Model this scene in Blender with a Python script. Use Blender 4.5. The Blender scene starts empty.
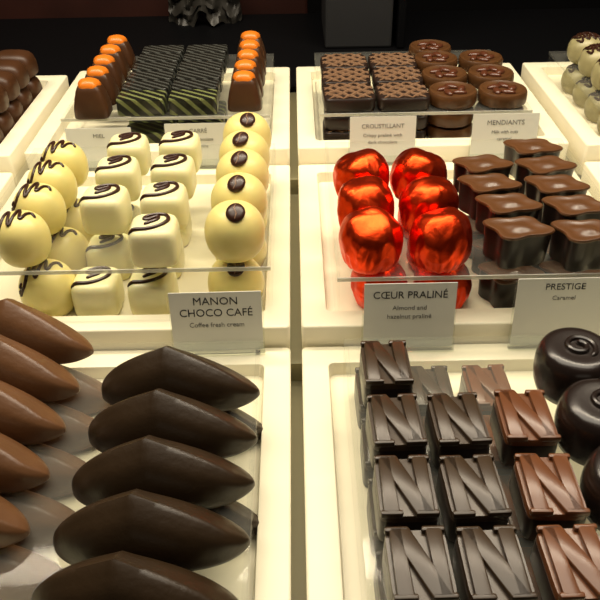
import bpy, bmesh, math, random
from mathutils import Vector, Matrix, noise
random.seed(7)
PI = math.pi
BASE = 0.95                      # height of the front trays' rims above the shop floor
COL = bpy.context.scene.collection

# ---------------------------------------------------------------- materials
def mat(name, col, rough=.5, metal=0, spec=.5, coat=0, noise_amt=0, noise_scale=120, bump=0, bump_scale=200, sss=0, emit=None):
    m = bpy.data.materials.new(name); m.use_nodes = True
    nt = m.node_tree; b = nt.nodes['Principled BSDF']
    c = (col[0], col[1], col[2], 1)
    b.inputs['Base Color'].default_value = c
    b.inputs['Roughness'].default_value = rough
    b.inputs['Metallic'].default_value = metal
    b.inputs['Specular IOR Level'].default_value = spec
    b.inputs['Coat Weight'].default_value = coat
    b.inputs['Coat Roughness'].default_value = .12
    if sss:
        b.inputs['Subsurface Weight'].default_value = sss
        b.inputs['Subsurface Radius'].default_value = (.006, .004, .002)
        b.inputs['Subsurface Scale'].default_value = 1
    tc = nt.nodes.new('ShaderNodeTexCoord')
    if noise_amt:
        n = nt.nodes.new('ShaderNodeTexNoise'); n.inputs['Scale'].default_value = noise_scale; n.inputs['Detail'].default_value = 4
        r = nt.nodes.new('ShaderNodeValToRGB')
        lo = tuple(x*(1-noise_amt) for x in col)+(1,); hi = tuple(min(1, x*(1+noise_amt)) for x in col)+(1,)
        r.color_ramp.elements[0].color = lo; r.color_ramp.elements[1].color = hi
        r.color_ramp.elements[0].position = .3; r.color_ramp.elements[1].position = .7
        nt.links.new(tc.outputs['Object'], n.inputs['Vector']); nt.links.new(n.outputs['Fac'], r.inputs['Fac'])
        nt.links.new(r.outputs['Color'], b.inputs['Base Color'])
    if bump:
        n = nt.nodes.new('ShaderNodeTexNoise'); n.inputs['Scale'].default_value = bump_scale; n.inputs['Detail'].default_value = 3
        bp = nt.nodes.new('ShaderNodeBump'); bp.inputs['Strength'].default_value = bump; bp.inputs['Distance'].default_value = .002
        nt.links.new(tc.outputs['Object'], n.inputs['Vector']); nt.links.new(n.outputs['Fac'], bp.inputs['Height'])
        nt.links.new(bp.outputs['Normal'], b.inputs['Normal'])
    return m

TRAY = mat('cream_plastic', (.86, .80, .60), .35, spec=.35, noise_amt=.02, noise_scale=20)
SHELF = mat('grey_green_shelf', (.30, .28, .17), .5)
BLACK = mat('black_laminate', (.003, .003, .0035), .5, spec=.08)
GREYP = mat('dark_grey_panel', (.020, .020, .021), .6, spec=.3)
REDBR = mat('dark_red_brown_wood', (.030, .008, .005), .55, noise_amt=.3, noise_scale=9, spec=.3)
FLOOR = mat('dark_floor_tile', (.05, .045, .04), .5, noise_amt=.2, noise_scale=5)
WALL = mat('dark_shop_wall', (.012, .010, .010), .8)
WHITE_C = mat('white_chocolate', (.76, .65, .24), .32, sss=.25, spec=.4, noise_amt=.05, noise_scale=60)
WHITE_CUBE = mat('pale_white_chocolate', (.78, .73, .42), .34, sss=.25, spec=.4, noise_amt=.04, noise_scale=60)
DRIZ = mat('dark_drizzle', (.035, .012, .006), .3, spec=.4)
MILK = mat('milk_chocolate', (.120, .053, .021), .36, spec=.45, noise_amt=.10, noise_scale=50, bump=.12, bump_scale=260)
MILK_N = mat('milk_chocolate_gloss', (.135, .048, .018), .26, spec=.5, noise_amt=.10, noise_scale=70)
MILK_TOP = mat('milk_chocolate_cap', (.100, .040, .013), .33, spec=.55, noise_amt=.12, noise_scale=60)
DARK = mat('dark_chocolate', (.028, .0155, .0065), .36, spec=.42, noise_amt=.15, noise_scale=50, bump=.10, bump_scale=260)
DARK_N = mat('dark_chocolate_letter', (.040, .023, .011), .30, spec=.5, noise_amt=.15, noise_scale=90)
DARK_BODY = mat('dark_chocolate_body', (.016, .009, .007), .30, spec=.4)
BLACKCH = mat('black_gloss_chocolate', (.015, .009, .007), .26, spec=.6)
LATT = mat('brown_lattice_drizzle', (.20, .112, .062), .38, spec=.4)
SLABM = mat('brown_slab_top', (.018, .009, .006), .4, spec=.35)
SWIRL = mat('brown_disc_top', (.078, .032, .010), .36, spec=.4, noise_amt=.2, noise_scale=90)
NUT = mat('caramel_nut', (.085, .025, .010), .3, spec=.5)
BROWN = mat('brown_praline', (.055, .021, .007), .4, spec=.35, noise_amt=.12, noise_scale=60)
ORANGE = mat('orange_icing', (.66, .17, .012), .35, spec=.4, noise_amt=.15, noise_scale=120)
PISTA = mat('pale_pistachio_coating', (.33, .29, .14), .4, noise_amt=.15, noise_scale=90)
CARD = mat('white_card', (.66, .66, .60), .55, spec=.3)
INK = mat('black_ink', (.03, .03, .03), .7)
INKG = mat('grey_ink', (.16, .16, .15), .7)
BAG = mat('pale_plastic_film', (.032, .029, .024), .45, noise_amt=.25, noise_scale=30)
PINK = mat('pinkish_film', (.10, .035, .03), .5)

def stripes(name, col, scale, rough):
    m = mat(name, (.008, .008, .007), rough, spec=.4)
    nt = m.node_tree; b = nt.nodes['Principled BSDF']
    tc = nt.nodes.new('ShaderNodeTexCoord'); w = nt.nodes.new('ShaderNodeTexWave')
    w.wave_type = 'BANDS'; w.bands_direction = 'X'; w.inputs['Scale'].default_value = scale
    w.inputs['Distortion'].default_value = .6
    mp = nt.nodes.new('ShaderNodeVectorMath'); mp.operation = 'DOT_PRODUCT'; mp.inputs[1].default_value = (.62, .85, .62)
    cx = nt.nodes.new('ShaderNodeCombineXYZ')
    r = nt.nodes.new('ShaderNodeValToRGB'); r.color_ramp.elements[0].position = .60; r.color_ramp.elements[1].position = .80
    r.color_ramp.elements[0].color = (.008, .008, .006, 1); r.color_ramp.elements[1].color = col+(1,)
    nt.links.new(tc.outputs['Object'], mp.inputs[0]); nt.links.new(mp.outputs['Value'], cx.inputs[0]); nt.links.new(cx.outputs[0], w.inputs['Vector'])
    nt.links.new(w.outputs['Fac'], r.inputs['Fac']); nt.links.new(r.outputs['Color'], b.inputs['Base Color'])
    return m
STRIPE_GLINT = stripes('painted_glint_dark_chocolate', (.060, .063, .055), 48, .3)  # grey bands paint the grazing-angle glints of the rear bars into the colour
STRIPE = stripes('green_striped_dark_chocolate', (.15, .17, .060), 40, .3)

def foil():
    m = mat('red_foil', (.78, .055, .010), .33, metal=1)
    nt = m.node_tree; b = nt.nodes['Principled BSDF']
    tc = nt.nodes.new('ShaderNodeTexCoord')
    v = nt.nodes.new('ShaderNodeTexVoronoi'); v.inputs['Scale'].default_value = 90; v.feature = 'DISTANCE_TO_EDGE'
    n = nt.nodes.new('ShaderNodeTexNoise'); n.inputs['Scale'].default_value = 70; n.inputs['Detail'].default_value = 3; n.inputs['Distortion'].default_value = 1
    mx = nt.nodes.new('ShaderNodeMix'); mx.inputs[0].default_value = .6
    bp = nt.nodes.new('ShaderNodeBump'); bp.inputs['Strength'].default_value = .55; bp.inputs['Distance'].default_value = .002
    nt.links.new(tc.outputs['Object'], v.inputs['Vector']); nt.links.new(tc.outputs['Object'], n.inputs['Vector'])
    nt.links.new(v.outputs['Distance'], mx.inputs[2]); nt.links.new(n.outputs['Fac'], mx.inputs[3])
    nt.links.new(mx.outputs[0], bp.inputs['Height']); nt.links.new(bp.outputs['Normal'], b.inputs['Normal'])
    return m
FOIL = foil()
N_SHADED = mat('shade_darkened_milk_body', (.018, .008, .005), .32, spec=.4)  # milk body coloured near black, the shade on its sides painted in

def acrylic(name, haze=.07, tint=(.97, .98, .95), gloss=.6):
    m = bpy.data.materials.new(name); m.use_nodes = True
    nt = m.node_tree; nt.nodes.clear()
    o = nt.nodes.new('ShaderNodeOutputMaterial')
    t = nt.nodes.new('ShaderNodeBsdfTransparent'); t.inputs['Color'].default_value = tint+(1,)
    d = nt.nodes.new('ShaderNodeBsdfDiffuse'); d.inputs['Color'].default_value = (.75, .74, .66, 1)
    g = nt.nodes.new('ShaderNodeBsdfGlossy'); g.inputs['Roughness'].default_value = .06
    m1 = nt.nodes.new('ShaderNodeMixShader'); m1.inputs[0].default_value = haze
    m2 = nt.nodes.new('ShaderNodeMixShader')
    f = nt.nodes.new('ShaderNodeFresnel'); f.inputs['IOR'].default_value = 1.45
    k = nt.nodes.new('ShaderNodeMath'); k.operation = 'MULTIPLY'; k.inputs[1].default_value = gloss
    geo = nt.nodes.new('ShaderNodeNewGeometry'); inv = nt.nodes.new('ShaderNodeMath'); inv.operation = 'SUBTRACT'; inv.inputs[0].default_value = 1
    k2 = nt.nodes.new('ShaderNodeMath'); k2.operation = 'MULTIPLY'          # only the outer faces mirror; no reflection on the way out
    nt.links.new(geo.outputs['Backfacing'], inv.inputs[1]); nt.links.new(f.outputs[0], k.inputs[0])
    nt.links.new(k.outputs[0], k2.inputs[0]); nt.links.new(inv.outputs[0], k2.inputs[1]); nt.links.new(k2.outputs[0], m2.inputs[0])
    nt.links.new(t.outputs[0], m1.inputs[1]); nt.links.new(d.outputs[0], m1.inputs[2])
    nt.links.new(m1.outputs[0], m2.inputs[1]); nt.links.new(g.outputs[0], m2.inputs[2])
    nt.links.new(m2.outputs[0], o.inputs['Surface'])
    return m
ACR = acrylic('clear_acrylic', .040, (.985,.99,.97), .35)
ACRL = acrylic('clear_acrylic_leg', .012, (.99,.99,.98), .25)
ACRE = acrylic('polished_acrylic_edge', .55, (.97,.97,.93), .5)
ACRC = acrylic('clear_card_holder', .05, gloss=.15)

# ---------------------------------------------------------------- mesh helpers
class MB:
    def __init__(s): s.v = []; s.f = []
    def add(s, vs, fs):
        o = len(s.v); s.v += [tuple(p) for p in vs]; s.f += [tuple(i+o for i in f) for f in fs]; return s
    def box(s, x0, x1, y0, y1, z0, z1):
        return s.add([(x0,y0,z0),(x1,y0,z0),(x1,y1,z0),(x0,y1,z0),(x0,y0,z1),(x1,y0,z1),(x1,y1,z1),(x0,y1,z1)],
                     [(0,3,2,1),(4,5,6,7),(0,1,5,4),(1,2,6,5),(2,3,7,6),(3,0,4,7)])
    def rings(s, rs, cap0=True, cap1=True):
        n = len(rs[0]); vs = [p for r in rs for p in r]; fs = []
        for i in range(len(rs)-1):
            for j in range(n):
                a = i*n+j; b = i*n+(j+1) % n
                fs.append((a, b, b+n, a+n))
        if cap0: fs.append(tuple(reversed(range(n))))
        if cap1: fs.append(tuple(range((len(rs)-1)*n, len(rs)*n)))
        return s.add(vs, fs)
    def tube(s, pts, r, seg=8, taper=True):
        pts = [Vector(p) for p in pts]; rs = []
        for i, p in enumerate(pts):
            t = (pts[min(i+1, len(pts)-1)]-pts[max(i-1, 0)]).normalized()
            up = Vector((0, 0, 1))
            if abs(t.dot(up)) > .95: up = Vector((0, 1, 0))
            a = t.cross(up).normalized(); b = a.cross(t).normalized()
            e = min(i, len(pts)-1-i)
            k = r*((.35, .8, 1)[min(e, 2)] if taper else 1)
            rs.append([tuple(p+a*math.cos(q)*k+b*math.sin(q)*k) for q in [2*PI*j/seg for j in range(seg)]])
        return s.rings(rs)
    def prism(s, poly, z0, z1):
        n = len(poly)
        return s.rings([[(x, y, z0) for x, y in poly], [(x, y, z1) for x, y in poly]])
    def build(s, name, m, parent=None, smooth=True, bevel=0, seg=2, sub=0, loc=None, auto=True):
        me = bpy.data.meshes.new(name); me.from_pydata(s.v, [], s.f)
        bm = bmesh.new(); bm.from_mesh(me)
        bmesh.ops.recalc_face_normals(bm, faces=bm.faces)
        if bevel:
            es = [e for e in bm.edges if len(e.link_faces) == 2 and e.calc_face_angle(0) > .6]
            bmesh.ops.bevel(bm, geom=es, offset=bevel, segments=seg, profile=.5, affect='EDGES')
        for f in bm.faces: f.smooth = smooth
        if smooth:
            for e in bm.edges:
                if len(e.link_faces) == 2 and e.calc_face_angle(0) > .75: e.smooth = False
        bm.to_mesh(me); bm.free()
        me.materials.append(m)
        o = bpy.data.objects.new(name, me); COL.objects.link(o)
        if parent: o.parent = parent
        if loc: o.location = loc
        return o

def tag(o, label=None, cat=None, group=None, kind=None):
    if label: o['label'] = label
    if cat: o['category'] = cat
    if group: o['group'] = group
    if kind or label: o['kind'] = kind or 'thing'
    return o
def empty(name, loc=(0, 0, 0)):
    e = bpy.data.objects.new(name, None); e.empty_display_size = .01; COL.objects.link(e); e.location = loc; return e
def struct(o): o['kind'] = 'structure'; return o
def dup(o):
    r = o.copy(); COL.objects.link(r)
    for ch in list(o.children):
        c = ch.copy(); COL.objects.link(c); c.parent = r
        for g in list(ch.children):
            d = g.copy(); COL.objects.link(d); d.parent = c
    return r
def selll(a, b, n, z, N=40, rot=0, cx=0, cy=0):
    out = []
    for i in range(N):
        t = 2*PI*i/N+rot; c, s_ = math.cos(t), math.sin(t)
        out.append((cx+a*math.copysign(abs(c)**(2/n), c), cy+b*math.copysign(abs(s_)**(2/n), s_), z))
    return out
def catmull(P, k=6):
    P = [Vector(p) for p in P]; Q = [P[0]]+P+[P[-1]]; out = []
    for i in range(1, len(Q)-2):
        for j in range(k):
            t = j/k; a, b, c, d = Q[i-1], Q[i], Q[i+1], Q[i+2]
            out.append(.5*((2*b)+(-a+c)*t+(2*a-5*b+4*c-d)*t*t+(-a+3*b-3*c+d)*t**3))
    out.append(P[-1]); return out
mm = .001

class Family:
    """the first placement uses the prototype itself, every later one a copy of the thing and its parts"""
    def __init__(s, make): s.make = make; s.proto = None
    def put(s, x, y, z, label, cat, group=None, rz=0, sc=1):
        if s.proto is None: s.proto = o = s.make()
        else: o = dup(s.proto)
        o.location = (x, y, BASE+z); o.rotation_euler = (0, 0, rz); o.scale = (sc, sc, sc)
        tag(o, label, cat, group)
        if not group and 'group' in o: del o['group']
        return o

# ---------------------------------------------------------------- chocolates
def dome_z(x, y, R, Hh, q=2.3):
    r = min(1, math.hypot(x, y)/R); return Hh*.42+Hh*.58*(1-r**q)**(1/q)
def dome(R, Hh, N=48):
    rs = []
    for r, z in ((.62, 0), (.74, .015), (.86, .10), (.95, .22), (.995, .36)):
        rs.append(selll(R*r, R*r, 2, Hh*z, N))
    for i in range(0, 15):
        a = PI/2*i/15; r = math.cos(a)**(2/2.3); z = math.sin(a)**(2/2.3)
        rs.append(selll(R*max(r, .02), R*max(r, .02), 2, Hh*(.42+.58*z), N))
    return MB().rings(rs)

def make_bean_ball():
    e = empty('white_chocolate_dome'); dome(.0192, .0345).build('shell', WHITE_C, e)
    rs = []
    for i in range(11):
        a = -PI/2+PI*i/10; rs.append([(p[0], p[1], p[2]) for p in selll(.0060*math.cos(a)+.0001, .0068*math.cos(a)+.0001, 2, .0026*math.sin(a), 20)])
    b = MB().rings(rs).build('coffee_bean', DRIZ, e); b.location = (0, -.0085, dome_z(0, -.0085, .0192, .0345)+.0002); b.rotation_euler = (math.radians(27), 0, -.3)
    MB().tube([(0, -.0056, .0016), (.0008, -.002, .0025), (-.0008, .002, .0025), (0, .0056, .0016)], .0007, 6).build('crease', LATT, b)
    return e
def make_squiggle_ball():
    e = empty('white_chocolate_truffle'); dome(.0170, .032).build('shell', WHITE_C, e)
    P = [(-13, -8), (-14.5, -10.5), (-11, -11.5), (-9, -8), (-7.5, 0), (-6, 4), (-4.5, 1), (-3.8, -9), (-2.2, -10), (-.5, -3), (1, 4), (2.6, 3), (3.4, -5), (5, -5), (7, 0), (10, 2), (12.5, -1)]
    pts = []
    for p in catmull([(a, b, 0) for a, b in P], 6):
        x, y = (p.x-.6)*mm*.92, (p.y+.2)*mm*.92
        pts.append((x, y, dome_z(x, y, .0170, .032)+.0003))
    MB().tube(pts, .00105, 8).build('drizzle', DRIZ, e)
    return e
def make_cube():
    e = empty('white_chocolate_cube')
    a, Hh = .0152, .0250; rs = []
    for k, z in ((.86, 0), (.92, .02), (.97, .08), (1.0, .22), (1.0, .62), (.985, .75), (.955, .85), (.90, .93), (.80, .985), (.62, 1.01), (.35, 1.025), (.02, 1.03)):
        rs.append(selll(a*k, a*k, 4.4 if k > .5 else 3.0, Hh*z, 48, rot=PI/48))
    MB().rings(rs).build('body', WHITE_CUBE, e)
    P = [(-14.5, -6.5), (-9, -6.2), (-3, -6), (3, -4), (8, 0), (10, 5), (7.5, 9.5), (2, 10.5), (-3, 9), (-6, 6), (-3.5, 4.5), (0, 6.5), (3, 8), (2.5, 4), (-2, 1), (-5, -1)]
    pts = [(p.x*.96, p.y*1.05-.0022, Hh*1.022+.0003-1.1*max(0, abs(p.x*.96)-.0105)-.9*max(0, abs(p.y*1.05-.0022)-.0110)) for p in catmull([(a_*mm, b*mm, 0) for a_, b in P], 5)]
    MB().tube(pts, .00125, 8).build('drizzle', DRIZ, e)
    return e
def make_foil(seed):
    def f():
        N, M = 96, 36; rs = []; rnd = random.Random(seed)
        tilt = (rnd.uniform(-.12, .12), rnd.uniform(-.12, .12))
        for i in range(M+1):
            u = i/M; ring = []
            if u < .45:
                r = .80+.20*math.sin(u/.45*PI/2)**.8; z = u/.45*.42
            else:
                a = (u-.45)/.55*PI/2; r = math.cos(a)**(2/2.35); z = .42+.58*math.sin(a)**(2/2.35)
            for j in range(N):
                t = 2*PI*j/N; c, q = math.cos(t), math.sin(t)
                low = max(0, 1-z/.62)                       # pleats run up from the twisted foot
                pl = .060*low*(abs(noise.noise(Vector((c*3.2, q*3.2, seed*5.1))))*2-.4)
                fac = .085*noise.noise(Vector((c*1.4, q*1.4, z*1.6+seed*9.7)))
                fold = .030*(1-abs(noise.noise(Vector((c*2.6, q*2.6, z*2.8+seed*3.3))))*3)
                k = 1+pl+fac+fold*min(1, r*1.5)
                x, y = c*max(r, .015)*k*.0190, q*max(r, .015)*k*.0184
                zz = z*.0320*(1+.10*noise.noise(Vector((c*r*1.3, q*r*1.3, seed*2.9))))+(x*tilt[0]+y*tilt[1])*z
                ring.append((x, y, max(0, zz)))
            rs.append(ring)
        return MB().rings(rs, True, True).build('foil_wrapped_chocolate', FOIL)
    return f
CORN = ((-8, 22.3), (50, 17.5), (158, 22.8), (230, 18.0))
def star_ring(k, z, N=72, amp=1.0):
    """four rounded corners with drawn-in sides between them; k scales, amp sharpens the corners"""
    out = []
    for i in range(N):
        d = 360*i/N
        if d >= 352: d -= 360
        for c in range(4):
            a0, r0 = CORN[c]; a1, r1 = CORN[(c+1) % 4]
            if c == 3: a1 += 360
            dd = d if d >= a0 else d+360
            if a0 <= dd < a1:
                t = (dd-a0)/(a1-a0); base = r0+(r1-r0)*t
                wide = (a1-a0)/110
                r = base*(1-.37*min(1.1, wide)*amp*(.5-.5*math.cos(2*PI*t))**.8); break
        r *= k*mm*.98; t = math.radians(d)
        out.append((r*math.cos(t), r*math.sin(t)*.93, z))
    return out
def make_star():
    e = empty('star_praline')
    MB().rings([star_ring(k, z*mm) for k, z in ((.84, 0), (.87, 1), (.90, 12), (.93, 20), (.93, 21.4))]).build('side_shell', DARK_BODY, e)
    prof = ((.90, 21.2), (.98, 21.5), (1.0, 22.4), (.97, 23.3), (.90, 23.5), (.78, 23.1), (.62, 22.5), (.48, 22.4), (.36, 22.9), (.24, 23.8), (.12, 24.3), (.01, 24.4))
    MB().rings([star_ring(k, z*mm, amp=min(1, .25+k)) for k, z in prof]).build('cap', MILK_TOP, e)
    return e
def make_slab():
    e = empty('lattice_chocolate_slab')
    a, b = .0232, .0205
    MB().rings([selll(a*k, b*k, 6, z*mm, 48, rot=PI/48) for k, z in ((.93, 0), (.98, 1), (1, 3), (1, 9), (.985, 11), (.94, 12), (.5, 12.2), (.02, 12.2))]).build('body', SLABM, e)
    mb = MB()
    def seg(p, q):
        n = 7; mb.tube([(p[0]+(q[0]-p[0])*i/n, p[1]+(q[1]-p[1])*i/n, .0124+(.0005*math.sin(i*2.2))) for i in range(n+1)], .0015, 6)
    for s in (-1, 1):
        for c in range(-5, 6):
            off = c*.0125
            # lines y = s*0.9*x + off clipped to the slab
            pts = []
            for i in range(41):
                x = -a*.93+2*a*.93*i/40; y = s*1.0*x+off
                if abs(y) < b*.93: pts.append((x, y))
            if len(pts) > 4: seg(pts[0], pts[-1])
    mb.build('lattice', LATT, e)
    return e
def make_disc():
    e = empty('round_chocolate_disc'); R = .0218
    prof = ((.90, 0), (.97, .8), (1, 3), (1, 8), (.985, 10.5), (.94, 12), (.87, 12.3), (.80, 11.3), (.70, 10.6), (.3, 10.4), (.02, 10.4))
    MB().rings([selll(R*k, R*k, 2, z*mm, 48) for k, z in prof]).build('body', SWIRL, e)
    rnd = random.Random(3)
    for j in range(5):
        mb = MB(); t = 2*PI*j/5+.3; cx, cy = .0085*math.cos(t), .0085*math.sin(t)
        rs = []
        for i in range(9):
            a = -PI/2+PI*i/8
            rs.append([(cx+math.cos(t+.9)*p[0]-math.sin(t+.9)*p[1], cy+math.sin(t+.9)*p[0]+math.cos(t+.9)*p[1], .0112+p[2]) for p in selll(.0066*math.cos(a)+1e-4, .0034*math.cos(a)+1e-4, 2, .0026*math.sin(a), 16)])
        mb.rings(rs).build('nut', NUT, e)
    return e
def make_slab_bar(m=None):
    o = MB().rings([selll(.0212*k, .0120*k, 8, z*mm, 48, rot=PI/48) for k, z in ((.97, 0), (1, .6), (1, 13.2), (.985, 14.4), (.95, 15), (.5, 15.1), (.02, 15.1))]).build('striped_chocolate_bar', m or STRIPE)
    return o
def make_orange():
    e = empty('orange_topped_praline')
    MB().rings([selll(.0155*k, .0135*k, 5, z*mm, 40, rot=PI/40) for k, z in ((.96, 0), (1, 1), (.97, 8), (.86, 16), (.72, 23), (.62, 26), (.5, 27.5), (.02, 28))]).build('body', BROWN, e)
    rs = []
    for i in range(12):
        t = i/11; k = math.cos(t*PI/2)**.7 if t < 1 else .02
        rs.append([(p[0]*(1+.06*math.sin(5*j/40*2*PI)), p[1]*(1+.06*math.sin(5*j/40*2*PI)), p[2]) for j, p in enumerate(selll(.0098*max(k, .02), .0088*max(k, .02), 2.3, .0255+.0065*math.sin(t*PI/2), 40))])
    MB().rings(rs).build('icing', ORANGE, e)
    return e
def make_loaf():
    return MB().rings([selll(.0190*k, .0135*k, 3.5, z*mm, 40, rot=PI/40) for k, z in ((.9, 0), (.97, 1), (1, 5), (.98, 11), (.9, 16), (.75, 19), (.5, 20.6), (.25, 21.1), (.02, 21.2))]).build('brown_loaf_praline', BROWN)
def make_pista():
    e = empty('pistachio_praline'); dome(.0175, .027).build('shell', PISTA, e)
    mb = MB()
    for k in range(3):
        P = [((-13+26*i/8)*mm, (-6+6*k+3.2*(-1)**i)*mm, 0) for i in range(9)]
        mb.tube([(p.x, p.y, dome_z(p.x, p.y, .0175, .027)+.0003) for p in catmull(P, 4)], .0013, 6)
    mb.build('drizzle', DRIZ, e)
    return e
def make_leaf(m, name, Hh=.0365, ridge=1.0):
    def f():
        L, W = .0422, .0144; rs = []; S = 60
        for i in range(S+1):
            u = -math.cos(PI*i/S); a = abs(u); p = u+.10           # the peak sits a little left of the middle
            end = max(0, 1-a**9)**.5                                # blunt rounded ends
            w = max(W*(1-.60*a**2.4)*end, .0006)
            roof = .955-.60*abs(p)**1.55+.055*math.exp(-abs(p)/.10)-.06*a**5
            h = max(Hh*roof*(.30+.70*end), .001)
            yr = (.0010-.0060*max(0, p)**.8) if p > 0 else .0010
            yr = max(-w*.5, min(w*.4, yr*ridge))
            lift = .0035*a**4
            sec = []
            n = 22
            for q in range(n+1):                                    # rounded flanks meeting in a soft ridge
                t = PI*q/n; cy = -math.cos(t); sz = math.sin(t)
                sharp = .075*math.exp(-((t-PI/2)/.22)**2)
                zz = .22+.78*(sz**.86*(.925+sharp)) if 0 < q < n else .22
                sec.append((cy*w+yr*sz**2, zz*h))
            sec += [(.93*w, .08*h), (.75*w, 0), (0, 0), (-.75*w, 0), (-.93*w, .08*h)]
            rs.append([(u*L, y, lift+z) for y, z in sec])
        return MB().rings(rs).build(name, m)
    return f
def make_N(mb_body, mb_let):
    def f():
        e = empty('letter_chocolate')
        x, y = .0130, .0164
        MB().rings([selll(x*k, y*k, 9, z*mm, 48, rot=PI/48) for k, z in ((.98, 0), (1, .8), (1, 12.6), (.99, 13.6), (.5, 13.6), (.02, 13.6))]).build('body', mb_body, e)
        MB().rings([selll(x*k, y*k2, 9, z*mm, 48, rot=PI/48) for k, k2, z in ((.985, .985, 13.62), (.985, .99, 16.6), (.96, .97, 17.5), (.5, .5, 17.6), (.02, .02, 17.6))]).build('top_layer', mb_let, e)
        mb = MB(); z0, z1 = .0165, .0200
        def bar(pts): mb.prism([(a*mm, b*mm) for a, b in pts], z0, z1)
        bar([(-11.2, -16), (-4.2, -16), (-5.0, 16), (-10.8, 16)])
        bar([(5.0, -16), (10.8, -16), (11.2, 16), (4.2, 16)])
        bar([(-11.2, 16.4), (-2.4, 16.4), (11.2, -16.4), (2.4, -16.4)])
        for (xa, xb, ya, yb) in ((-12.6, -2.4, 14.0, 16.6), (2.8, 12.6, 14.0, 16.6), (-12.6, -2.8, -16.6, -14.0), (2.4, 12.6, -16.6, -14.0)):
            bar([(xa, ya), (xb, ya), (xb, yb), (xa, yb)])
        mb.build('letter_n', mb_let, e, bevel=.0009, seg=2)
        return e
    return f
def make_spiral():
    e = empty('spiral_topped_chocolate'); R = .0205
    prof = ((.80, 0), (.86, 1), (.95, 6), (1, 13), (1, 19), (.97, 23.5), (.90, 27), (.82, 28.6), (.72, 29.2), (.62, 29.3), (.5, 29.1), (.3, 29), (.02, 29))
    MB().rings([selll(R*k, R*k, 2, z*mm, 56) for k, z in prof]).build('body', BLACKCH, e)
    pts = []
    for i in range(70):
        t = i/69; a = 2*PI*1.45*t+3.6; r = .0088*(1-t*.75)
        pts.append((r*math.cos(a), r*math.sin(a), .0292+.0008*t))
    MB().tube(pts, .0015, 8).build('spiral', BLACKCH, e)
    return e

BEAN = Family(make_bean_ball); SQ = Family(make_squiggle_ball); CUBE = Family(make_cube)
FO = [Family(make_foil(k)) for k in (1, 2, 3)]
STAR = Family(make_star); SLAB = Family(make_slab); DISC = Family(make_disc); BAR = Family(make_slab_bar); BARG = Family(lambda: make_slab_bar(STRIPE_GLINT))
ORA = Family(make_orange); LOAF = Family(make_loaf); PIS = Family(make_pista)
LEAFD = Family(make_leaf(DARK, 'dark_leaf_praline')); LEAFM = Family(make_leaf(MILK, 'milk_leaf_praline'))
ND = Family(make_N(DARK_BODY, DARK_N)); NM = Family(make_N(N_SHADED, MILK_N)); SPI = Family(make_spiral)

# ---------------------------------------------------------------- trays
ORD = ('foremost', 'second', 'third', 'fourth', 'fifth', 'sixth', 'seventh', 'eighth')
def rank(i, n):
    """rows are counted from the front of the tray to its back"""
    if i == 0: return 'foremost'
    if i == n-1: return 'rearmost'
    return ORD[i]+' from front'
def tray(x0, x1, y0, y1, zr, label):
    r = .0165; d = .009; dep = .030
    e = empty('display_tray', ((x0+x1)/2, (y0+y1)/2, BASE+zr-dep))
    cx, cy = (x0+x1)/2, (y0+y1)/2; a, b = (x1-x0)/2, (y1-y0)/2
    def rr(a, b, c, z, n=5):
        out = []
        for (sx, sy, t0) in ((1, 1, 0), (-1, 1, PI/2), (-1, -1, PI), (1, -1, 1.5*PI)):
            for i in range(n+1):
                t = t0+PI/2*i/n
                out.append((sx*(a-c)+c*math.cos(t), sy*(b-c)+c*math.sin(t), z))
        return out
    z = dep
    # outside wall, rounded lip, flat rim, inside wall, floor
    rs = [rr(a-.001, b-.001, .003, 0), rr(a-.0006, b-.0006, .003, .002), rr(a, b, .003, z-.0012), rr(a-.0005, b-.0005, .003, z-.0003), rr(a-.0015, b-.0015, .003, z),
          rr(a-r+.0012, b-r+.0012, .004, z), rr(a-r+.0003, b-r+.0003, .004, z-.0003), rr(a-r, b-r, .004, z-.0015), rr(a-r-.0010, b-r-.0010, .004, z-d)]
    MB().rings(rs, True, True).build('tray_body', TRAY, e)
    # shallow moulded panel line on the floor
    tag(e, label, 'tray', 'cream display trays')
    return e
T = {
 'fl': tray(-.2395, -.0065, .128, .3625, 0, 'cream tray holding the large milk and dark leaf-shaped pralines'),
 'fr': tray(.0005, .2385, .128, .3625, 0, 'cream tray holding the chocolates marked with a letter N'),
 'ml': tray(-.2395, -.0065, .3635, .5965, .015, 'cream tray holding the white chocolate cubes and domes'),
 'mr': tray(.0005, .2385, .3635, .5965, .015, 'cream tray holding the red foil chocolates and star pralines'),
 'bl': tray(-.2395, -.0065, .5975, .8130, .030, 'cream tray holding the orange-topped pralines and striped bars'),
 'br': tray(.0005, .2385, .5975, .8130, .030, 'cream tray holding the lattice slabs and round discs'),
 'ol': tray(-.4820, -.2500, .5930, .8000, .030, 'cream tray with the brown loaf pralines at the far left'),
 'or': tray(.2515, .4850, .5930, .8130, .030, 'cream tray with the pale drizzled pralines at the far right'),
 'oml': tray(-.4820, -.2500, .3600, .5920, .015, 'empty corner of cream tray at the left edge beside the white truffles'),
 'omr': tray(.2515, .4850, .3635, .5920, .015, 'cream tray at the right edge beside the star pralines'),
}
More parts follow.
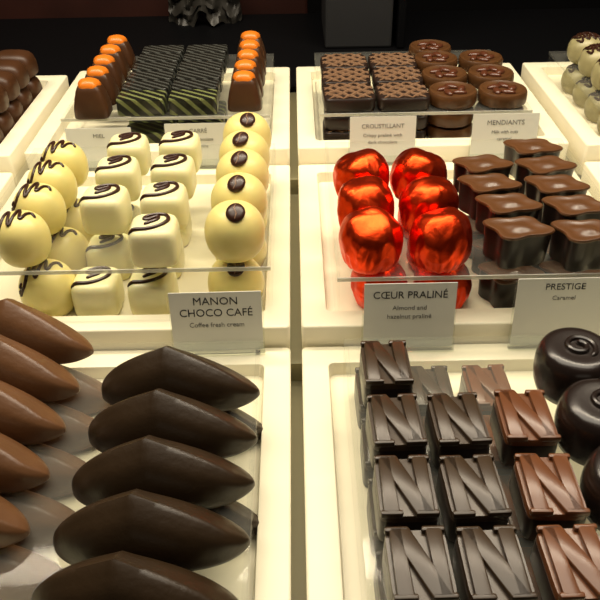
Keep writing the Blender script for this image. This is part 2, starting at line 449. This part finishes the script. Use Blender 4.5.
# ---------------------------------------------------------------- clear shelves over the lower layer
def riser(x0, x1, y0, y1, zf, zt, label):
    e = empty('acrylic_shelf', (0, 0, BASE)); t = .0026
    MB().box(x0, x1, y0+.0006, y1, zt-t, zt).build('sheet', ACR, e, smooth=False)
    MB().box(x0, x1, y0-.0002, y0+.0006, zt-t, zt).build('front_edge', ACRE, e, smooth=False)
    for xx in (x0, x1-t):
        MB().box(xx, xx+t, max(y0+.002, .3825 if y0 > .36 else 0), y1-.002, zf, zt-t).build('leg', ACRL, e, bevel=.0003, seg=1)
    tag(e, label, 'shelf', 'clear acrylic shelves')
    return e
Z2, Z1, Z0 = .052, .047, .024      # upper surface of the sheets, back to front
F2, F1, F0 = .021, .006, -.009     # tray floors
riser(-.2080, -.0230, .6190, .7900, F2, Z2, 'clear acrylic shelf under the orange-topped pralines')
riser(.0200, .2080, .6190, .7900, F2, Z2, 'clear acrylic shelf under the lattice slabs and discs')
riser(-.2180, -.0180, .3840, .5700, F1, Z1, 'clear acrylic shelf under the white chocolate cubes and domes')
riser(.0230, .2190, .3700, .5700, F1, Z1, 'clear acrylic shelf under the red foil chocolates')
riser(-.2180, -.0240, .1480, .3400, F0, Z0, 'clear acrylic shelf under the leaf-shaped pralines')
riser(.0255, .2190, .1480, .3400, F0, Z0, 'clear acrylic shelf under the letter N chocolates')
riser(.2680, .4600, .6130, .7800, F2, Z2, 'clear acrylic shelf under the pale drizzled pralines')

rj = random.Random(11)
def J(a=.0006): return rj.uniform(-a, a)

# back tray, left: orange-topped pralines and striped bars
for name, x, ys in (('left', -.1800, (.629, .6605, .692, .7235, .755)), ('right', -.0455, (.640, .6700, .700, .730, .760))):
    for i, y in enumerate(ys):
        ORA.put(x+J(), y, Z2, 'brown praline topped with orange icing, %s in the %s column' % (rank(i, 5), name), 'chocolate', 'orange-topped pralines', J(.05))
for c, (name, x) in enumerate((('left', -.1365), ('right', -.0915))):
    for i in range(6):
        (BAR if i == 0 else BARG).put(x+J(), .6335+i*.0262, Z2, 'dark bar with %s diagonal stripes, %s in the %s column' % ('green' if i == 0 else 'painted grey-glint', rank(i, 6), name), 'chocolate', 'striped dark bars on the shelf', J(.02))
        if i < 3:
            BAR.put(x+.002+J(), .6340+i*.0262, F2, 'dark striped bar under the clear shelf, %s below the %s column' % (rank(i, 3), name), 'chocolate', 'striped dark bars below the shelf', J(.02))

# back tray, right: lattice slabs and discs
for c, (name, x) in enumerate((('left', .0475), ('right', .0950))):
    for i in range(3):
        y = .6410+i*.0425
        SLAB.put(x+J(), y+J(), Z2, 'thin chocolate slab with brown lattice drizzle, %s in the %s column' % (rank(i, 3), name), 'chocolate', 'lattice slabs on the shelf', J(.05))
        if i == 0:
            for k in range(2):
                SLAB.put(x+J(), y+J(), F2+k*.0140, 'lattice slab under the clear shelf, %s of the pile below the %s column' % (('bottom', 'top')[k], name), 'chocolate', 'lattice slabs below the shelf', J(.04))
for c, (name, x, ys) in enumerate((('left', .1400, (.6420, .6870, .7320, .7690)), ('right', .1850, (.6420, .6870, .7320)))):
    for i, y in enumerate(ys):
        DISC.put(x+J(), y, Z2, 'round chocolate disc studded with nuts, %s in the %s column' % (rank(i, len(ys)), name), 'chocolate', 'round nut discs on the shelf', i*1.1+c)
        if i == 0:
            for k in range(2):
                DISC.put(x+J(), y, F2+k*.0142, 'round disc under the clear shelf, %s of the pile below the %s column' % (('bottom', 'top')[k], name), 'chocolate', 'round discs below the shelf', k+c)

# outer trays
for c, x in enumerate((-.2895, -.3345)):
    for i in range(5):
        LOAF.put(x+J(), .6290+i*.0318, F2+.0246, 'brown loaf praline in the upper layer, %s in the %s column' % (rank(i, 5), ('right', 'left')[c]), 'chocolate', 'brown loaf pralines in the upper layer', J(.08), sc=1.15)
        LOAF.put(x+.0005+J(), .6270+i*.0318, F2, 'brown loaf praline in the lower layer, %s in the %s column' % (rank(i, 5), ('right', 'left')[c]), 'chocolate', 'brown loaf pralines in the lower layer', J(.08), sc=1.15)
for c, x in enumerate((.2925, .3320)):
    for i in range(4):
        PIS.put(x+J(), .6330+i*.0375, Z2, 'pale praline with dark zigzag drizzle on the shelf, %s in the %s column' % (rank(i, 4), ('left', 'right')[c]), 'chocolate', 'pale drizzled pralines on the shelf', J(.3))
        PIS.put(x+J(), .6330+i*.0375, F2, 'pale drizzled praline under the shelf, %s in the %s column' % (rank(i, 4), ('left', 'right')[c]), 'chocolate', 'pale drizzled pralines below the shelf', J(.3))

# middle tray, left
for i, y in enumerate((.4000, .4370, .4710, .5050)):
    SQ.put(-.1745+J(.001), y, Z1, 'round white truffle with dark zigzag drizzle on the shelf, %s of four' % rank(i, 4), 'chocolate', 'drizzled white truffles on the shelf', J(.12))
for i, y in enumerate((.4010, .4430, .4850)):
    SQ.put(-.1670+J(), y, F1, 'round white truffle under the clear shelf beside the cubes, %s of three' % rank(i, 3), 'chocolate', 'white truffles below the shelf', J(.2), sc=1.1)
for i, y in enumerate((.4400, .4850, .5260)):
    CUBE.put(-.1300+J(), y, Z1, 'white chocolate cube with dark swoosh, %s in the left column on the shelf' % rank(i, 3), 'chocolate', 'white cubes on the shelf', J(.05))
for i, y in enumerate((.3985, .4420, .4860, .5280)):
    CUBE.put(-.0905+J(), y, Z1, 'white chocolate cube with dark swoosh, %s in the right column on the shelf' % rank(i, 4), 'chocolate', 'white cubes on the shelf', J(.05))
for c, x in enumerate((-.1345, -.0980)):
    for i, y in enumerate((.4010, .4450, .4880)):
        CUBE.put(x+J(), y, F1, 'white chocolate cube under the clear shelf, %s in the %s column' % (rank(i, 3), ('left', 'right')[c]), 'chocolate', 'white cubes below the shelf', J(.05))
for i, y in enumerate((.4025, .4415, .4790, .5120)):
    BEAN.put(-.0400+J(), y, Z1, 'white chocolate dome topped by a coffee bean, %s of column on the shelf' % rank(i, 4), 'chocolate', 'coffee bean domes on the shelf', J(.3))
BEAN.put(-.0395, .5480, Z1, 'white chocolate dome with a coffee bean on top, rearmost by the card', 'chocolate', 'coffee bean domes on the shelf', .2)
for i, y in enumerate((.4050, .4480, .4910)):
    BEAN.put(-.0425+J(), y, F1, 'white chocolate dome under the clear shelf, %s of the column' % rank(i, 3), 'chocolate', 'coffee bean domes below the shelf', J(.3), sc=.98)

# middle tray, right
k = 0
for c, (name, x) in enumerate((('left', .0450), ('right', .0870))):
    for i in range(3):
        y = .3895+i*.0435
        FO[k % 3].put(x+J(), y, Z1, 'chocolate in crumpled red foil on the shelf, %s in the %s column' % (rank(i, 3), name), 'chocolate', 'red foil chocolates on the shelf', k*1.3, sc=1.04); k += 1
        FO[k % 3].put(x+.0085+J(), y+.013, F1, 'chocolate in red foil under the clear shelf, %s below the %s column' % (rank(i, 3), name), 'chocolate', 'red foil chocolates below the shelf', k*2.1)
for c, (name, pts) in enumerate((('left', ((.1345, .3860), (.1360, .4170), (.1300, .4460), (.1320, .4760))),
                                ('right', ((.1750, .3810), (.1785, .4130), (.1745, .4425), (.1755, .4720), (.1745, .5030))))):
    for i, (x, y) in enumerate(pts):
        STAR.put(x, y+.002, Z1, 'milk-capped star praline on the shelf, %s in the %s column' % (rank(i, len(pts)), name), 'chocolate', 'star pralines on the shelf', J(.12))
        if i < 3:
            STAR.put(x+.005+J(), .4010+i*.031, F1, 'star praline under the clear shelf, %s in the %s column' % (rank(i, 3), name), 'chocolate', 'star pralines below the shelf', J(.1))

# front tray, left
for i, y in enumerate((.1655, .1960, .2268, .2574, .2900)):
    LEAFD.put(-.0665+.0006*i+J(.0006), y, Z0, 'dark chocolate leaf praline on the shelf, %s of five' % rank(i, 5), 'chocolate', 'dark leaf pralines on the shelf', J(.04))
    if i % 2 == 0:
        LEAFD.put(-.0630+J(), y+.004, F0, 'dark leaf praline under the clear shelf, %s of three' % rank(i//2, 3), 'chocolate', 'dark leaf pralines below the shelf', J(.05))
for i in range(5):
    y = .2110+i*.0305
    LEAFM.put(-.1625+.0003*i, y+.001, Z0, 'milk chocolate leaf praline on the shelf, %s of five' % rank(i, 5), 'chocolate', 'milk leaf pralines on the shelf', -.20+J(.03))
    LEAFM.put(-.1520, y-.010, F0, 'milk leaf praline under the clear shelf, %s of five' % rank(i, 5), 'chocolate', 'milk leaf pralines below the shelf', J(.04))

# front tray, right
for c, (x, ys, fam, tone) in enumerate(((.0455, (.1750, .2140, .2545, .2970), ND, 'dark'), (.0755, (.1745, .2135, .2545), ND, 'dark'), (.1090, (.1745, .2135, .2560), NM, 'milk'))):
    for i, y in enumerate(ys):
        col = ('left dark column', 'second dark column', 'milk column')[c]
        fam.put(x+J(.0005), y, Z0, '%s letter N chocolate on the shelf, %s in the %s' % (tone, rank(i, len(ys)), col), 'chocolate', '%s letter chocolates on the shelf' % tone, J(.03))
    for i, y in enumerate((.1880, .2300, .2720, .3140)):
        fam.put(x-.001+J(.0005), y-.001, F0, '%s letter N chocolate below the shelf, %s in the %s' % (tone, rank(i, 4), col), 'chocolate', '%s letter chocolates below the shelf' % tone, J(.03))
for i, y in enumerate((.2120, .2530, .2940)):
    SPI.put(.1440+.0005*i, y, Z0, 'glossy black drum chocolate with spiral top on the shelf, %s of three' % rank(i, 3), 'chocolate', 'spiral drum chocolates on the shelf', i*.8)

# ---------------------------------------------------------------- price cards
def text_mesh(s, size, name, m, parent, x, z, y=-.0004, squash=1.0, align='CENTER'):
    cu = bpy.data.curves.new(name, 'FONT'); cu.body = s; cu.size = size; cu.align_x = align; cu.extrude = .00008; cu.resolution_u = 3
    t = bpy.data.objects.new(name, cu); COL.objects.link(t)
    dg = bpy.context.evaluated_depsgraph_get(); me = bpy.data.meshes.new_from_object(t.evaluated_get(dg))
    bpy.data.objects.remove(t); me.name = name; me.materials.clear(); me.materials.append(m)
    o = bpy.data.objects.new(name, me); COL.objects.link(o); o.parent = parent
    o.location = (x, y, z); o.rotation_euler = (PI/2, 0, 0); o.scale = (squash, 1, 1)
    return o
def card(x0, x1, y, z, lines, label, h=.045, lean=.14, rz=0):
    w = x1-x0
    e = empty('name_card', ((x0+x1)/2, y, BASE+z)); e.rotation_euler = (-lean, 0, rz)
    MB().box(-w/2, w/2, -.0003, .0003, .003, h).build('card', CARD, e, smooth=False)
    # clear holder: back plate with a folded front lip
    hb = MB().box(-w/2-.001, w/2+.001, .0006, .0016, 0, h-.002)
    hb.box(-w/2-.001, w/2+.001, -.0022, .0016, 0, .0012)
    hb.box(-w/2-.001, w/2+.001, -.0022, -.0012, .0012, .009)
    hb.build('card_holder', ACRC, e, smooth=False)
    for s, size, zz, mk, sq in lines:
        text_mesh(s, size, 'lettering', mk, e, 0, zz, squash=sq)
    tag(e, label, 'card', 'name cards')
    return e
card(-.0795, -.0235, .3560, .0004, [('MANON', .0074, .0355, INK, .98), ('CHOCO CAFÉ', .0074, .0275, INK, .95), ('Coffee fresh cream', .0046, .0200, INKG, .95)], 'white name card reading MANON CHOCO CAFÉ', h=.0440, rz=.012)
card(.0390, .0950, .3560, .0004, [('CŒUR PRALINÉ', .0069, .0375, INK, .94), ('Almond and', .0043, .0295, INKG, 1), ('hazelnut praliné', .0043, .0235, INKG, 1)], 'white name card reading CŒUR PRALINÉ', h=.0475)
card(.1315, .1895, .3560, .0004, [('PRESTIGE', .0060, .0415, INK, .98), ('Caramel', .0042, .0345, INKG, 1)], 'white name card reading PRESTIGE', h=.0490)
card(-.2270, -.1700, .3560, .0004, [], 'blank grey-white card at the left edge in front of the zigzag truffles', h=.040)
card(.0455, .1020, .5905, .0154, [('CROUSTILLANT', .0052, .0330, INKG, .98), ('Crispy praliné with', .0040, .0255, INKG, 1.1), ('dark chocolate', .0040, .0195, INKG, 1.05)], 'white name card in front of the lattice slabs', h=.0430)
card(.1505, .2070, .5905, .0154, [('MENDIANTS', .0058, .0340, INKG, 1), ('Milk with nuts', .0040, .0265, INKG, 1), ('caramel', .0040, .0205, INKG, 1)], 'white name card in front of the round nut discs', h=.0435)
card(-.1980, -.1420, .5905, .0154, [('MIEL', .0050, .0290, INKG, 1)], 'white name card behind the rearmost zigzag truffle', h=.0375)
card(-.1130, -.0560, .5905, .0154, [('CARRÉ', .0050, .0320, INKG, 1), ('Dark chocolate', .0040, .0250, INKG, 1), ('with mint', .0040, .0190, INKG, 1)], 'white name card behind the rearmost white cubes', h=.0400)

# ---------------------------------------------------------------- case, shelves and what lies behind
e = empty('display_case', (0, .45, 0)); e_loc = Vector((0, .45, 0))
def cb(name, x0, x1, y0, y1, z0, z1, m):
    return MB().box(x0, x1, y0-.45, y1-.45, z0, z1).build(name, m, e, smooth=False)
cb('base_cabinet', -.62, .62, .10, 1.12, 0, BASE-.0480, BLACK)
cb('front_step', -.60, .60, .12, .3630, BASE-.0480, BASE-.0302, SHELF)
cb('middle_step', -.60, .60, .3632, .5970, BASE-.0480, BASE-.0152, SHELF)
cb('rear_step', -.60, .60, .5972, .8150, BASE-.0480, BASE-.0002, SHELF)
cb('service_deck', -.62, .62, .8152, 1.12, BASE-.0480, BASE+.0060, BLACK)
tag(e, 'dark stepped display case carrying the cream chocolate trays', 'display case')

fl = MB().box(-2.5, 2.5, -1.5, 3.2, -.02, 0).build('floor', FLOOR, smooth=False); struct(fl)
wb = MB().box(-2.5, 2.5, 3.2, 3.25, 0, 2.6).build('wall_back', WALL, smooth=False); struct(wb)
# dark red-brown back counter with a grey cabinet door
e = empty('back_counter', (0, 1.40, 0))
MB().box(-.95, .02, -.26, .26, 0, 1.30).build('wooden_body', REDBR, e, smooth=False, bevel=.004)
MB().box(-.95, .02, -.275, -.262, .02, .93).build('black_door', BLACK, e, smooth=False, bevel=.002)
tag(e, 'dark red-brown wooden counter behind the chocolate trays at the left', 'counter')
e = empty('grey_cabinet', (.1150, 1.03, BASE+.0062))
MB().box(-.077, .008, -.08, .05, 0, .40).build('panel', GREYP, e, smooth=False, bevel=.003)
MB().box(.014, .024, -.085, .05, 0, .40).build('upright', BLACK, e, smooth=False, bevel=.002)
tag(e, 'dark grey cabinet panel standing behind the lattice slabs', 'cabinet')
# crumpled film hanging over the counter edge
def bag():
    N, M = 34, 14; vs = []; fs = []
    for side in (0, 1):
        for j in range(M+1):
            for i in range(N+1):
                u = i/N; v = j/M
                x = (u-.5)*.105*(1-.12*v)
                z = .062*v - (.010*math.sin(u*9)+.006*math.sin(u*23))*(1-v)
                y = -.004-.030*math.sin(PI*u)*(1-.3*v)+.016*noise.noise(Vector((u*7, v*5, 3)))+.005*noise.noise(Vector((u*19, v*9, 1)))
                if side: y = .010+.006*noise.noise(Vector((u*7, v*5, 9)))
                vs.append((x, y, z+.012))
    K = (N+1)*(M+1)
    for s in (0, 1):
        for j in range(M):
            for i in range(N):
                a = s*K+j*(N+1)+i; q = (a, a+1, a+N+2, a+N+1); fs.append(q if s == 0 else q[::-1])
    def bridge(l):
        for a, b in zip(l, l[1:]): fs.append((a, b, b+K, a+K))
    bridge([i for i in range(N+1)]); bridge([M*(N+1)+i for i in range(N, -1, -1)])
    bridge([j*(N+1) for j in range(M, -1, -1)]); bridge([j*(N+1)+N for j in range(M+1)])
    return MB().add(vs, fs)
b = bag().build('plastic_bag', BAG); b.location = (-.128, 1.092, BASE-.0035)
tag(b, 'crumpled pale plastic bag standing on the dark deck behind the trays', 'bag')

# ---------------------------------------------------------------- light
def area(name, loc, rot, sx, sy, power, col):
    l = bpy.data.lights.new(name, 'AREA'); l.shape = 'RECTANGLE'; l.size = sx; l.size_y = sy; l.energy = power; l.color = col
    o = bpy.data.objects.new(name, l); COL.objects.link(o); o.location = loc; o.rotation_euler = rot; return o
area('case_lamp', (0, .60, BASE+.62), (math.radians(-10), 0, 0), 1.1, .05, 6.2, (1, .86, .66))
area('soft_overhead_fill', (0, .42, BASE+1.0), (0, 0, 0), 1.3, .6, 12.0, (1, .90, .72))  # unseen broad fill, added to soften shadows and brighten the front trays
area('weak_front_fill', (.3, -.5, BASE+1.5), (math.radians(-28), 0, 0), 1.2, .6, 1.5, (1, .88, .70))  # weak fill light added on the viewer's side, no fixture there
w = bpy.data.worlds.new('world'); bpy.context.scene.world = w; w.use_nodes = True
w.node_tree.nodes['Background'].inputs['Color'].default_value = (.9, .8, .7, 1)
w.node_tree.nodes['Background'].inputs['Strength'].default_value = .03

# ---------------------------------------------------------------- camera
cam = bpy.data.cameras.new('camera'); co = bpy.data.objects.new('camera', cam); COL.objects.link(co)
cam.sensor_width = 36; cam.lens = 735/600*36; cam.clip_start = .01
co.matrix_world = Matrix.Translation((0, 0, BASE+.3)) @ Matrix.Rotation(math.radians(90-36), 4, 'X') @ Matrix.Rotation(-.0187, 4, 'Z')
sc = bpy.context.scene; sc.camera = co
sc.view_settings.view_transform = 'Standard'; sc.view_settings.look = 'None'; sc.view_settings.gamma = 1
sc.view_settings.use_curve_mapping = False; sc.view_settings.exposure = 0
